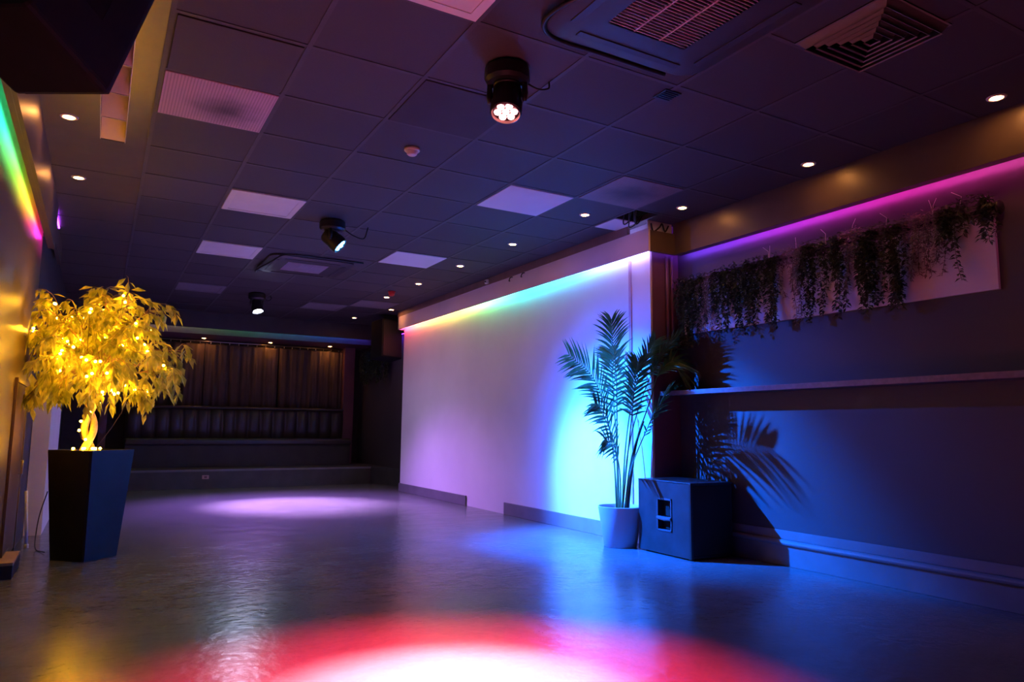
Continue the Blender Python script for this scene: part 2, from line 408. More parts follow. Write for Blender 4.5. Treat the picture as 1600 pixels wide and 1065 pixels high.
plain_tile('white_ceiling_tile', *cell(4, 2), 'plain bright white tile in the ceiling, the largest and bluest', M_pale)
plain_tile('white_ceiling_tile', *cell(4, 6), 'plain white tile farther back in the ceiling, left of the downlight row', M_pale)
plain_tile('white_ceiling_tile', GX+6*G+.014, 4.84, 4.018, 5.135, 'part of a white tile wedged against the pale fascia beside the black hole', M_pale)
plain_tile('dark_ceiling_tile', *cell(5, 11), 'dull purple brown tile far back near the red beacon', M_dimpan)
x0, y0, x1, y1 = cell(0, 1)
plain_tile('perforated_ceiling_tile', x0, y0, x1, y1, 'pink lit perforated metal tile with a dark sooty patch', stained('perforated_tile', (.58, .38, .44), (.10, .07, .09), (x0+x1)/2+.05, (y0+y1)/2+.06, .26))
x0, y0, x1, y1 = cell(5, 1)
plain_tile('perforated_ceiling_tile', x0, y0, x1, y1, 'brown stained perforated tile with a black centre near the right wall', stained('brown_stained_tile', (.24, .17, .17), (.035, .028, .03), (x0+x1)/2, (y0+y1)/2, .30))
# recessed tile hanging a little high, with the shadow gap around it
x0, y0, x1, y1 = cell(0, 0, .02)
plain_tile('ceiling_tile', x0, y0, x1, y1, 'dark loose tile between the pink perforated tile and the top of the photo', M_tile)
x0, y0, x1, y1 = cell(2, 0, .014)
plain_tile('ceiling_tile', x0, y0, x1, y1, 'dark maroon tile left of the red moving head', mat('maroon_tile', (.035, .022, .026), .7))

def downlight(name='downlight'):
    t = thing(name, 'x', 'downlight', (0, 0, 0), 'recessed round downlights')
    MB().lathe([(.030, -.0005), (.030, -.004), (.036, -.008), (.047, -.006), (.050, -.0005)], n=28).build('trim_ring', M_plast, t, True)
    MB().lathe([(.0285, -.004), (.0285, -.0065)], n=24).build('lamp', M_lamp, t)
    return t
M_lamp = emit('warm_downlight_lamp', (1, .36, .08), 170)
dls = [((4.144, 1.946, H), 'downlight nearest the camera at the far right edge of the ceiling'),
       ((4.114, 3.131, H), 'downlight above the middle of the hanging plants'),
       ((4.063, 4.312, H), 'downlight above the left end of the hanging plants, near the ceiling hole'),
       ((3.497, 4.893, H), 'downlight between the brown stained tile and the white wall, nearest of its row'),
       ((3.463, 6.078, H), 'second downlight of the row along the white wall'),
       ((3.439, 7.231, H), 'third downlight of the row along the white wall'),
       ((3.432, 8.438, H), 'fourth downlight of the row along the white wall'),
       ((3.416, 9.571, H), 'farthest downlight of the row along the white wall, by the red beacon'),
       ((3.85, 10.55, H), 'downlight just in front of the far black speaker'),
       ((3.62, 11.70, H), 'downlight left of the far black speaker'),
       ((-.274, 4.894, H), 'left ceiling downlight just under the near black speaker'),
       ((-.248, 6.106, H), 'left ceiling downlight directly above the lit tree'),
       ((1.52, 13.58, 2.50), 'left downlight in the soffit over the bench'),
       ((2.65, 13.59, 2.50), 'middle downlight in the soffit over the bench'),
       ((3.75, 13.58, 2.50), 'right downlight in the soffit over the bench')]
d0 = downlight(); d0.location = dls[0][0]; d0['label'] = dls[0][1]
for loc, lab in dls[1:]: copy_thing(d0, loc, lab)

# smoke detector
t = thing('smoke_detector', 'round white smoke detector in the middle of the ceiling', 'smoke detector', (1.675, 4.291, H))
MB().lathe([(.052, 0), (.052, -.016), (.046, -.022)], n=28).build('base', M_plast, t, True)
MB().lathe([(.042, -.022), (.042, -.026), (.034, -.031), (.034, -.040), (.024, -.048), (.002, -.05)], n=28).build('sensor_head', M_plast, t, True)
# red beacon
t = thing('ceiling_beacon', 'small red alarm beacon on the ceiling by the downlights', 'alarm', (3.325, 9.121, H))
MB().lathe([(.05, 0), (.05, -.02)], n=20).build('base', M_red, t, True)
MB().lathe([(.042, -.02), (.04, -.05), (.02, -.065), (.001, -.066)], n=20).build('lens', M_red, t, True)
# black vent plate
t = thing('vent_plate', 'small black square plate on the ceiling below the near air conditioner', 'vent', (2.585, 2.845, H))
MB().box(-.055, -.055, -.008, .055, .055, -.0005, .003).build('plate', M_black, t)
for k in range(5): MB().box(-.045, -.04+k*.018, -.012, .045, -.032+k*.018, -.008).build('slat', M_black, t)

# air-conditioning cassettes
def cassette(cx, cy, label, w=.46):
    t = thing('air_conditioner', label, 'air conditioner', (cx, cy, H), 'ceiling cassette air conditioners')
    # panel ring with rounded corners around the open grille
    gi = (-.235, -.24, .215, .23)
    def ring(r, hw, z):
        out = []
        for q, (sx, sy) in enumerate(((1,1), (-1,1), (-1,-1), (1,-1))):
            for k in range(7):
                a = q*PI/2 + k/6*PI/2; out.append((sx*(hw-r)+r*math.cos(a), sy*(hw-r)+r*math.sin(a), z))
        return out
    v = ring(.12, w, -.0005) + ring(.12, w, -.022) + ring(.10, w-.03, -.034); n = 28
    inner = []
    for p in v[2*n:]:
        a = Vector((p[0], p[1])); m_ = max(abs(a.x), abs(a.y)); q = a/m_
        inner.append((max(gi[0], min(gi[2], q.x*.4)), max(gi[1], min(gi[3], q.y*.4)), -.036))
    v += inner; fcs = []
    for i in range(3):
        for k in range(n): fcs.append((i*n+k, (i+1)*n+k, (i+1)*n+(k+1)%n, i*n+(k+1)%n))
    shade(obj('panel', v, fcs, M_acw, t), 30)
    MB().box(gi[0], gi[1], -.012, gi[2], gi[3], -.008).build('grille_back', M_hole, t)
    g = MB()
    N = 24
    for k in range(N):
        y = gi[1]+.008+(gi[3]-gi[1]-.016)*k/(N-1)
        g.add([(gi[0], y-.006, -.036), (gi[2], y-.006, -.036), (gi[2], y+.004, -.020), (gi[0], y+.004, -.020),
               (gi[0], y-.003, -.036), (gi[2], y-.003, -.036), (gi[2], y+.007, -.020), (gi[0], y+.007, -.020)],
              [(0,1,2,3), (7,6,5,4), (0,4,5,1), (3,2,6,7)])
    for x in (gi[0]+.15, gi[0]+.30): g.box(x-.004, gi[1], -.034, x+.004, gi[3], -.022)
    g.build('intake_grille', M_grl, t)
    s = w-.075
    for name_, a in (('air_flap', (-.30, s-.04, .30, s)), ('air_flap', (-.30, -s, .30, -s+.04)), ('air_flap', (s-.04, -.30, s, .30)), ('air_flap', (-s, -.30, -s+.04, .30))):
        MB().box(a[0], a[1], -.040, a[2], a[3], -.0345, .002).build(name_, M_acw, t)
    return t
AC = cassette(2.075, 2.17, 'large ceiling air conditioner cassette with a magenta lit grille at the top of the photo')
copy_thing(AC, (1.93, 8.17, H), 'far air conditioner cassette behind the middle moving head')
# black cable looped along the cassette edges
def cable(name, ctrl, r, label, n=40, cat='cable'):
    return tag(MB().tube(curve_pts(ctrl, n), r, 8).build(name, M_rub, None, True), label, cat)
cable('ceiling_cable', [(1.66, 2.28, H-.02), (1.60, 2.40, H-.03), (1.60, 2.55, H-.03), (1.72, 2.645, H-.025), (2.0, 2.65, H-.022), (2.25, 2.655, H-.02), (2.40, 2.66, H-.015)], .011, 'thick black cable round the corner of the near air conditioner')
cable('ceiling_cable', [(1.50, 8.75, H-.02), (1.46, 8.45, H-.05), (1.52, 7.95, H-.05), (1.62, 7.66, H-.02), (2.0, 7.64, H-.015), (2.45, 7.66, H-.012)], .010, 'black cable looped at the corner of the far air conditioner')

# four-way louvred diffuser
t = thing('ceiling_diffuser', 'dark square diffuser with nested louvre frames at the top right', 'air diffuser', (2.975, 1.90, H))
MB().box(-.235, -.235, -.004, .235, .235, -.0005).build('back_plate', M_hole, t)
for k in range(6):
    a = .235 - k*.036
    v = []
    for (s, z) in ((a, -.006), (a-.010, -.006), (a-.034, -.040), (a-.028, -.044)):
        s2 = s
        v += [(-s2, -s2, z), (s2, -s2, z), (s2, s2, z), (-s2, s2, z)]
    fc = []
    for i in range(3):
        for q in range(4): fc.append((i*4+q, i*4+(q+1)%4, (i+1)*4+(q+1)%4, (i+1)*4+q))
    obj('louvre', v, fc, M_dimpan, t)

# narrow recessed louvre light at the left
t = thing('louvre_light', 'narrow recessed light with shiny V reflectors beside the near black speaker', 'ceiling light', (-.04, 4.215, H))
tr = MB().box(-.07, -.965, .085, .07, .965, .09)
for s in (-1, 1): tr.box(s*.07-.002, -.965, -.002, s*.07+.002, .965, .088)
tr.build('housing', M_plast, t)
for k in range(5):
    y0 = -.96 + k*.384
    v = [(-.068, y0, .0), (.068, y0, .0), (.068, y0+.375, .0), (-.068, y0+.375, .0), (-.068, y0+.19, .08), (.068, y0+.19, .08)]
    obj('reflector', v, [(0, 1, 5, 4), (3, 4, 5, 2), (1, 2, 5), (0, 4, 3)], M_gold, t)
    MB().box(-.068, y0-.004, -.002, .068, y0, .03).build('louvre_blade', M_plast, t)

# opening with loose cables near the fascia
t = thing('loose_cables', 'tangle of black cables hanging from the missing tile at the fascia', 'cables', (3.9, 4.72, H))
for k in range(5):
    a = random.uniform(-.1, .08)
    MB().tube(curve_pts([(a-.05, -.1+.02*k, .04), (a, -.04+.03*k, -.03-.01*k), (a+.06, .03+.01*k, -.02-.006*k), (a+.11, .06, .04)], 14), .006, 6).build('cable', M_rub, t, True)
cable('ceiling_cable', [(4.08, 4.722, H-.03), (4.10, 4.715, H-.10), (4.16, 4.705, H-.06), (4.20, 4.715, H-.02), (4.22, 4.70, H-.09), (4.27, 4.71, H-.03)], .007, 'black cable loops over the pink gap at the fascia corner')
# little sensor and hooks on the pale fascia
t = thing('motion_detector', 'small pale sensor at the top of the pale fascia', 'sensor', (4.02, 7.659, 2.75))
MB().box(-.03, -.03, -.025, 0, .03, .025, .006).build('body', M_plast, t)
MB().lathe([(.012, 0), (.010, .008), (.001, .012)], n=14, mtx=Matrix.Rotation(-PI/2, 3, 'Y')).build('lens', M_black, t).location = (-.03, 0, 0)
for k, (y, l) in enumerate(((7.05, 'left'), (6.78, 'right'))):
    o = MB().tube(curve_pts([(4.02, y, 2.70), (3.99, y, 2.69), (3.985, y+.02, 2.655), (4.02, y+.06, 2.665)], 12), .006, 6).build('cable_hook', M_rub, None, True)
    tag(o, 'small dark cable hook on the pale fascia, ' + ('the one nearer the sensor' if k == 0 else 'the one farther from the sensor'), 'hook')

# ------------------------------------------------------------------ moving heads
def moving_head(x, y, aim, lens_col, lens_str, label, yaw, cable_ctrl):
    t = thing('ceiling_moving_head', label, 'stage light', (x, y, H), 'moving head stage lights on the ceiling')
    # base: chamfered drum on the ceiling
    sh = shade(MB().lathe([(.098, -.0005), (.114, -.016), (.116, -.075), (.102, -.094), (.05, -.097)], n=12).build('base', M_black, t), 30)
    sh.rotation_euler.z = yaw+PI/8
    piv = Vector((0, 0, -.165)); d = (Vector(aim) - Vector((x, y, H)) - piv).normalized()
    side = d.cross(Vector((0, 0, 1))); 
    if side.length < .05: side = Vector((1, 0, 0))
    side.normalize()
    yk = MB()
    for s in (-1, 1):
        a = side*s
        yk.tube([Vector((0, 0, -.090)) + a*.05, Vector((0, 0, -.098)) + a*.090, piv + a*.090 + Vector((0, 0, .02)), piv + a*.090 - Vector((0, 0, .025))], [.014, .016, .017, .011], 8)
    yk.tube([Vector((0, 0, -.094)), Vector((0, 0, -.104))], .07, 16)
    yk.build('yoke', M_black, t, True)
    q = Vector((0, 0, 1)).rotation_difference(d).to_matrix()
    hd = shade(MB().lathe([(.03, -.085), (.062, -.075), (.074, -.045), (.074, .02), (.080, .035), (.080, .100), (.072, .104), (.067, .090), (.001, .088)], c=piv, n=28, mtx=q).build('head', M_black, t), 30)
    for k in range(7):
        r = 0 if k == 6 else .042
        c = Vector((r*math.cos(k*PI/3+.3), r*math.sin(k*PI/3+.3), 0))
        if lens_col not in LENS: LENS[lens_col] = emit('lens_glow', lens_col, lens_str)
        MB().lathe([(.0185, .089), (.017, .096), (.008, .101), (.001, .102)], c=piv + q @ c, n=14, mtx=q).build('lens', LENS[lens_col], hd, True)
    MB().tube(curve_pts(cable_ctrl, 16), .005, 6).build('power_cable', M_rub, t, True)
    return Vector((x, y, H)) + piv + d*.115, d
LENS = {}
def beam(p, d, color, power, angle, blend, radius=.05):
    l = bpy.data.lights.new('beam', 'SPOT'); l.color = color; l.energy = power; l.spot_size = math.radians(angle); l.spot_blend = blend; l.shadow_soft_size = radius
    o = bpy.data.objects.new('moving_head_beam', l); COL.objects.link(o); o.location = p
    o.rotation_euler = d.to_track_quat('-Z', 'Y').to_euler(); return o
p1, e1 = moving_head(1.685, 3.03, (1.17, 2.42, 0), (1, .22, .22), 25, 'near moving head light shining red onto the floor', .2,
                     [(.09, 0, -.05), (.16, -.03, -.09), (.24, -.01, -.06), (.27, .03, -.001)])
p2, e2 = moving_head(1.700, 6.23, (4.06, 5.06, .34), (.08, .35, 1), 25, 'middle moving head light tilted to the right and shining blue', .5,
                     [(.10, 0, -.06), (.18, -.04, -.12), (.28, -.03, -.13), (.34, .05, -.001)])
p3, e3 = moving_head(1.795, 10.27, (2.22, 9.35, 0), (.62, .72, 1), 130, 'farthest moving head light with a bright white lens', .1,
                     [(.10, 0, -.06), (.15, .02, -.09), (.2, .06, -.05), (.2, .12, -.001)])
beam(p1, e1, (1, .30, .38), 8000, 36, .9)
beam(p1, e1, (1, .02, .07), 3000, 64, 1.0)
beam(p2, (Vector((4.12, 5.62, .40)) - p2).normalized(), (.26, .60, 1), 950, 32, 1.0, .02)
beam(p2, e2, (.002, .125, 1), 7000, 56, 1.0, .02)
beam(p2, e2, (.004, .11, 1), 700, 76, 1.0, .02)
beam(p2, e2, (.004, .08, 1), 160, 106, 1.0, .02)
beam(p3, e3, (.75, .36, 1), 3300, 54, 1.0)
beam(p3, e3, (.45, .16, 1), 1200, 104, 1.0)
beam(p3, e3, (.60, .66, 1), 85, 165, 1.0)

# ================================================================== SPEAKERS
# hung speaker close to the camera at top left
Rm = (Matrix.Rotation(math.radians(-39), 3, 'Z') @ Matrix.Rotation(math.radians(-18), 3, 'X') @ Matrix.Rotation(math.radians(5), 3, 'Y'))
A = Vector((-.035, 2.867, 2.135))
t = thing('ceiling_speaker', 'large black speaker hanging from the ceiling, close by at the top left corner', 'speaker', A)
t.rotation_euler = Rm.to_euler()
W_, D_, H_ = .40, .42, .60
MB().box(-W_, -D_, 0, 0, -.012, H_, .022).build('cabinet', M_spk, t)
MB().box(-W_+.02, -.012, .02, -.02, 0, H_-.02, .004).build('front_grille', M_cabd, t)
for s in (0, 1):
    MB().box(-W_-.004 if s == 0 else -.001, -D_*.6, .2, 0 if s else -W_+.001, -D_*.4, .42, .002).build('side_handle', M_spk, t)
lv = [Rm.transposed() @ (Vector((-.17, 2.62, z)) - A) for z in (H-.002, 2.62)]
MB().tube([lv[0], lv[1]], .02, 12).build('bracket', M_black, t, True)

t = thing('ceiling_speaker', 'black speaker hung at the far end beside the white wall', 'speaker', (3.97, 11.05, 2.06))
t.rotation_euler = Euler((math.radians(-6), math.radians(3), math.radians(12)))
MB().box(-.19, -.17, 0, .19, .17, .63, .02).build('cabinet', M_spk, t)
MB().box(-.17, -.182, .02, .17, -.17, .61, .004).build('front_grille', M_cabd, t)
MB().tube([(0, .05, .62), (.03, .1, .72)], .02, 10).build('bracket', M_black, t, True)

# subwoofer on the floor
t = thing('subwoofer', 'black subwoofer box on the floor beside the potted palm', 'speaker', (3.93, 4.15, 0))
sx, sy, sz = .44, .60, .57
cab = MB().box(.001, 0, .012, sx, .235-.03, sz).box(.001, .235-.03, .012, sx, .335+.03, .195).box(.001, .235-.03, .43, sx, .335+.03, sz).box(.001, .335+.03, .012, sx, sy, sz).box(.06, .2, .19, sx, .37, .44)
cabo = cab.build('cabinet', M_cab, t)
g = MB().box(.02, -.012, .03, sx-.02, 0, sz-.02, .004).build('front_grille', M_cabd, t)
top = MB().box(-.004, -.014, sz-.004, sx+.002, sy, sz+.006, .004).build('top_panel', M_cab, t)
MB().box(-.004, -.014, .008, .02, .012, sz, .005).build('corner_edge', M_black, t)
hp = MB()
hp.box(-.006, .200, .185, .004, .370, .200, .002).box(-.006, .200, .425, .004, .370, .440, .002).box(-.006, .200, .185, .004, .212, .44, .002).box(-.006, .358, .185, .004, .370, .44, .002)
hp.tube([(0, .205, .285), (-.004, .285, .282), (0, .365, .285)], [.016, .018, .016], 10)
hdl = hp.build('handle', M_metal, t)
hdl.data.materials.clear(); hdl.data.materials.append(mat('handle_plate', (.08, .08, .09), .25, var=.1))
MB().box(.045, .212, .30, .058, .358, .425).build('recess', M_hole, hdl)
MB().box(.045, .212, .20, .058, .358, .27).build('recess', M_hole, hdl)
for (yy) in (.05, .54):
    MB().lathe([(.018, 0), (.016, .012)], c=(.05, yy, 0), n=14).build('rubber_foot', M_rub, t)
    MB().lathe([(.018, 0), (.016, .012)], c=(sx-.05, yy, 0), n=14).build('rubber_foot', M_rub, t)

# ================================================================== SHELF, CONDUITS, SMALL WALL THINGS
t = thing('wall_shelf', 'long narrow drinks shelf with a lilac edge along the right wall', 'shelf', (4.45, 1.1, 1.30))
MB().box(-.25, YF-1.1+.02, -.028, -.002, 3.66, -.001).build('board', M_grey, t)
MB().box(-.262, YF-1.1+.02, -.034, -.25, 3.662, .004, .003).build('edge_strip', M_shelf, t)
for k, x in enumerate((4.30, 4.355)):
    o = MB().tube([(x, 4.772, 1.6), (x, 4.772, 2.51)], .014, 12).build('conduit_pipe', M_maroon, None, True)
    tag(o, 'vertical conduit pipe in the corner beside the hanging plants, ' + ('left one' if k == 0 else 'right one'), 'conduit')
t = thing('cable_trunking', 'slim vertical cable trunking on the white wall behind the palm', 'trunking', (4.13, 5.07, .002))
MB().box(-.012, -.017, 0, -.001, .017, 2.503, .003).build('cover', mat('pink_trunking', (.55, .36, .42), .5), t)
MB().box(-.016, -.024, 0, -.001, .024, .02, .002).build('end_cap', M_plast, t)
t = thing('floor_socket', 'small pale socket plate on the riser of the back platform', 'socket', (1.524, 12.299, .175))
MB().box(-.05, -.008, -.03, .05, 0, .03, .003).build('plate', mat('socket_plate', (.5, .3, .3), .5), t)
MB().box(-.02, -.011, -.015, .02, -.008, .015).build('socket_face', M_maroon, t)
rod = MB().tube([(-.42, 6.95, .012), (-.455, 7.0, .44)], .012, 10).build('white_rod', M_plast, None, True); tag(rod, 'short white rod leaning at the foot of the left wall', 'rod')
MB().lathe([(.017, 0), (.017, .03)], c=(-.42, 6.95, .001), n=12).build('end_cap', M_plast, rod)
t = thing('floor_case', 'low black case with a tan lid at the bottom left edge', 'case', (-.44, 5.85, 0))
MB().box(-.04, -.25, 0, .04, .25, .085, .004).build('body', M_black, t)
MB().box(-.04, -.25, .085, .042, .25, .105, .003).build('lid', mat('tan_board', (.40, .26, .14), .6), t)
cable('power_cord', [(-.30, 6.75, .45), (-.34, 6.80, .28), (-.36, 6.9, .12), (-.35, 6.8, .012), (-.28, 6.6, .010)], .004, 'thin black cord hanging down behind the tall planter')

# ================================================================== HANGING PLANTS
def leaf_quad(mb, p, d, up, L, Wd, fold=.15):
    """a pointed folded leaf from p along d"""
    d = d.normalized(); s = d.cross(up)
    if s.length < 1e-4: s = d.cross(Vector((1, .3, 0)))
    s.normalize(); n = s.cross(d)
    b = len(mb.v)
    mid = p + d*L*.45; c = n*(-Wd*fold)
    mb.v += [p, mid + s*Wd*.5 - c, p + d*L - n*L*.08, mid - s*Wd*.5 - c, mid + c*.3]
    mb.f += [(b, b+1, b+4), (b+1, b+2, b+4), (b+2, b+3, b+4), (b+3, b, b+4)]

def bunch(y0, y1, ztop, zbot, kind, label, x=4.385, nv=None, thick=.07, ties=0, group='artificial trailing plants on the white board'):
    w = abs(y1-y0); yc = (y0+y1)/2
    t = thing('hanging_plant', label, 'hanging plant', (x, yc, ztop), group)
    fol, stems = MB(), MB()
    nv = nv or max(6, int(w*62))
    Ht = ztop-zbot
    for k in range(nv):
        yy = random.uniform(-w/2, w/2)*.92
        L = Ht*random.choice((random.uniform(.85, 1.0), random.uniform(.45, .8), random.uniform(.3, .6)))
        xo = -random.uniform(.01, thick)
        n = 9
        ph = random.uniform(0, 6)
        pts = []
        for i in range(n+1):
            u = i/n
            pts.append(Vector((xo*(.3+.7*min(1, u*4)) + .012*math.sin(ph+u*7), yy + .03*math.sin(ph*1.7+u*4.5)*u, .04*math.sin(min(1, u*5)*PI)*(1 if u < .2 else 0) - L*u)))
        stems.tube(pts, .0015, 4, False)
        nl = int(L/(.0062 if kind != 'pale' else .007))
        for i in range(nl):
            u = (i+random.random())/nl; q = u*n; a = min(int(q), n-1); p = pts[a].lerp(pts[a+1], q-a)
            an = random.uniform(0, 2*PI)
            if kind == 'pale':
                d = Vector((math.cos(an)*.7-.15, math.sin(an)*.8, random.uniform(-.7, .1))); Lf, Wf = random.uniform(.024, .042), random.uniform(.009, .016)
            else:
                d = Vector((math.cos(an)*.7-.25, math.sin(an), random.uniform(-.9, .05))); Lf, Wf = random.uniform(.028, .048), random.uniform(.016, .027)
            leaf_quad(fol, p, d, Vector((random.uniform(-.4, .4), random.uniform(-.4, .4), 1)), Lf, Wf)
    # bushy crown over the rail
    for k in range(int(w*(900 if kind != 'pale' else 900))):
        p = Vector((random.uniform(-thick, .02), random.uniform(-w/2, w/2), random.uniform(-.10, .035)))
        an = random.uniform(0, 2*PI)
        leaf_quad(fol, p, Vector((math.cos(an)*.6-.2, math.sin(an), random.uniform(-.6, .6))), Vector((0, 0, 1)), random.uniform(.02, .04), random.uniform(.01, .02))
    fol.build('foliage', M_paleiv if kind == 'pale' else M_ivy, t)
    stems.build('stems', M_stem, t)
    for k in range(ties):
        yy = random.uniform(-w/2, w/2)*.7
        MB().tube([(-.01, yy, .0), (-.015, yy+random.uniform(-.02, .02), .06), (-.02, yy+random.uniform(-.05, .05), .10)], .0018, 5).build('cable_tie', M_plast, t)
    return t

t = thing('display_board', 'long white board on the right wall behind the trailing plants', 'board', (4.45, 3.41, 1.80))
MB().add([(-.025, -1.27, -.005), (-.025, 1.29, .01), (-.025, 1.29, .48), (-.025, -1.27, .43), (-.001, -1.27, -.005), (-.001, 1.29, .01), (-.001, 1.29, .48), (-.001, -1.27, .43)],
         [(0,3,2,1), (4,5,6,7), (0,1,5,4), (2,3,7,6), (1,2,6,5), (3,0,4,7)]).build('panel', M_panel, t)
t = thing('plant_rail', 'black metal rail holding the trailing plants, its round end showing at the right', 'rail', (4.41, 3.41, 2.265))
MB().tube([(0, -1.30, 0), (0, 1.30, .0)], .012, 10).build('bar', M_black, t, True)
MB().lathe([(.035, -.012), (.045, 0), (.035, .012)], c=(0, -1.31, 0), n=20, mtx=Matrix.Rotation(PI/2, 3, 'X')).build('end_disc', M_black, t, True)
for y in (-1.1, 0, 1.1): MB().box(-.005, y-.012, -.02, .038, y+.012, .02).build('bracket', M_black, t)
B = [(4.72, 4.37, 2.26, 1.65, 'dark', 'leftmost dark green trailing plant, at the corner end of the white board', 0),
     (4.38, 4.29, 2.26, 1.73, 'pale', 'narrow pale strand between the first two dark trailing plants from the left', 0),
     (4.29, 3.96, 2.27, 1.70, 'dark', 'second dark trailing plant from the left on the white board', 0),
     (3.96, 3.58, 2.28, 1.72, 'dark', 'third dark trailing plant from the left, with white cable ties on top', 2),
     (3.58, 3.38, 2.29, 1.74, 'pale', 'pale trailing plant left of the middle of the white board', 1),
     (3.40, 3.06, 2.30, 1.74, 'dark', 'fourth dark trailing plant from the left, in the middle of the white board', 1),
     (3.08, 2.93, 2.31, 1.86, 'pale', 'reddish pale trailing plant just right of the middle of the white board', 1),
     (2.99, 2.91, 2.26, 1.78, 'dark', 'single thin dark vine hanging right of the middle of the white board', 0),
     (2.91, 2.62, 2.30, 1.74, 'dark', 'widest black green trailing plant right of the middle of the white board', 1),
     (2.63, 2.38, 2.30, 1.90, 'pale', 'pink pale trailing plant at the right of the white board', 2),
     (2.42, 2.10, 2.31, 2.06, 'dark', 'rightmost bushy dark plant at the end of the rail', 1)]
for a in B: bunch(*a[:6], ties=a[6])
bunch(2.40, 2.28, 2.27, 1.80, 'dark', 'lone long vine hanging below the rightmost bushy plant', nv=3)
G2 = 'trailing plants at the far end'
bunch(13.35, 12.75, 2.36, 1.75, 'dark', 'trailing plant on the far side wall, the farther of two by the bench', 4.42, thick=.16, group=G2)
bunch(12.65, 12.0, 2.36, 1.75, 'dark', 'trailing plant on the far side wall under the far speaker, the nearer of two', 4.42, thick=.16, group=G2)

# ================================================================== PALM
t = thing('flower_pot', 'white tapered flower pot holding the palm beside the subwoofer', 'pot', (3.90, 4.955, 0))
shade(MB().lathe([(.13, 0), (.138, .006), (.186, .318), (.188, .330), (.180, .334), (.174, .326), (.165, .27)], n=40).build('pot', M_pot, t), 50)
MB().lathe([(.172, .265), (.168, .285), (.10, .295), (.001, .30)], n=28).build('soil', M_soil, t, True)
palm = thing('palm_plant', 'tall green palm with feathery fronds in the white pot', 'palm', (3.90, 4.955, .29))
PO = Vector((3.90, 4.955, .29))
def frond(ctrl, side, start=.38, maxlen=.30, droop=.25, npair=26, wid=.027, up=None):
    pts = curve_pts([Vector(c)-PO for c in ctrl], 40)
    n = len(pts)
    rr = [.0075*(1-.8*i/(n-1)) for i in range(n)]
    st = MB().tube(pts, rr, 6).build('frond_stem', M_stem, palm, True)
    mb = MB(); side = Vector(side).normalized()
    for k in range(npair):
        u = start + (1-start)*k/(npair-1); q = u*(n-1); a = min(int(q), n-2); p = pts[a].lerp(pts[a+1], q-a)
        tg = (pts[a+1]-pts[a]).normalized()
        sd = (side - tg*side.dot(tg)).normalized(); nm = sd.cross(tg)
        w = (u-start)/(1-start)
        L = maxlen*(.55+.45*math.sin(min(1, w*1.25+.1)*PI*.75))*(1 if w < .8 else 1-.9*(w-.8)/.2*.45)
        for s in (-1, 1):
            fan = .55+.75*w + random.uniform(-.1, .1)
            d = (sd*s + tg*fan + nm*random.uniform(-.12, .22)).normalized()
            cr = d.cross(nm).normalized()
            b = len(mb.v); seg = 5
            for i in range(seg+1):
                v = i/seg; wl = wid*(.35+1.3*v if v < .35 else (1-v)/.65*.8+.0)*.5*1.1
                c = p + d*L*v + Vector((0, 0, -1))*droop*L*v*v
                if c.y + PO.y > 4.74: c.x = min(c.x, 4.10 - PO.x)
                fo = nm*wl*.5
                mb.v += [c + cr*wl + fo, c, c - cr*wl + fo]
            for i in range(seg):
                o = b+i*3
                mb.f += [(o, o+1, o+4, o+3), (o+1, o+2, o+5, o+4)]
    fr = mb.build('leaflets', M_palm, st, True)
    return st
base = lambda dx, dy: (3.90+dx, 4.955+dy, .285)
frond([base(-.01, .0), (3.87, 4.95, .85), (3.85, 4.93, 1.4), (3.79, 4.90, 1.72), (3.76, 4.88, 1.90)], (1, .25, 0), .40, .34)
frond([base(-.03, .01), (3.83, 4.95, .75), (3.72, 4.92, 1.15), (3.55, 4.88, 1.42), (3.30, 4.84, 1.57)], (.6, .25, .8), .42, .33, .15)
frond([base(-.03, -.02), (3.85, 4.92, .65), (3.76, 4.88, .92), (3.62, 4.84, 1.12), (3.54, 4.82, 1.18)], (.6, .25, .6), .42, .26, .2, 18)
frond([base(-.02, -.03), (3.86, 4.90, .55), (3.80, 4.86, .74), (3.69, 4.83, .87), (3.63, 4.81, .89)], (.5, .3, .6), .50, .22, .25, 13)
frond([base(.02, .0), (3.94, 4.93, .80), (3.97, 4.86, 1.25), (4.02, 4.76, 1.55), (4.06, 4.68, 1.72)], (1, .3, -.1), .42, .32)
frond([base(.03, -.02), (3.97, 4.88, .75), (4.05, 4.74, 1.2), (4.10, 4.68, 1.44), (4.19, 4.63, 1.55), (4.26, 4.60, 1.53)], (.5, .3, .7), .58, .28, .3)
frond([base(.02, -.04), (3.95, 4.86, .65), (4.02, 4.76, .95), (4.10, 4.66, 1.2), (4.15, 4.60, 1.32)], (.8, .4, .2), .48, .28, .2, 18)
frond([base(.0, .04), (3.92, 5.02, .8), (3.95, 5.10, 1.25), (3.98, 5.16, 1.55), (3.98, 5.20, 1.68)], (1, -.3, 0), .42, .24, .25, 20)
frond([base(.0, -.03), (3.90, 4.85, .75), (3.91, 4.79, 1.15), (3.92, 4.76, 1.42), (3.92, 4.73, 1.54)], (1, .1, 0), .46, .30, .2, 20)
frond([base(.02, .01), (3.96, 4.90, .85), (4.04, 4.79, 1.3), (4.17, 4.71, 1.60), (4.29, 4.66, 1.76)], (.8, .5, -.2), .60, .28, .2, 20)
MB().tube(curve_pts([Vector(c)-PO for c in (base(.04, -.05), (3.96, 4.89, .55), (4.0, 4.86, .85), (4.05, 4.82, 1.05))], 14), [.013]*8+[.011]*7, 8).build('cane', mat('dark_cane', (.03, .035, .02), .6), palm, True)

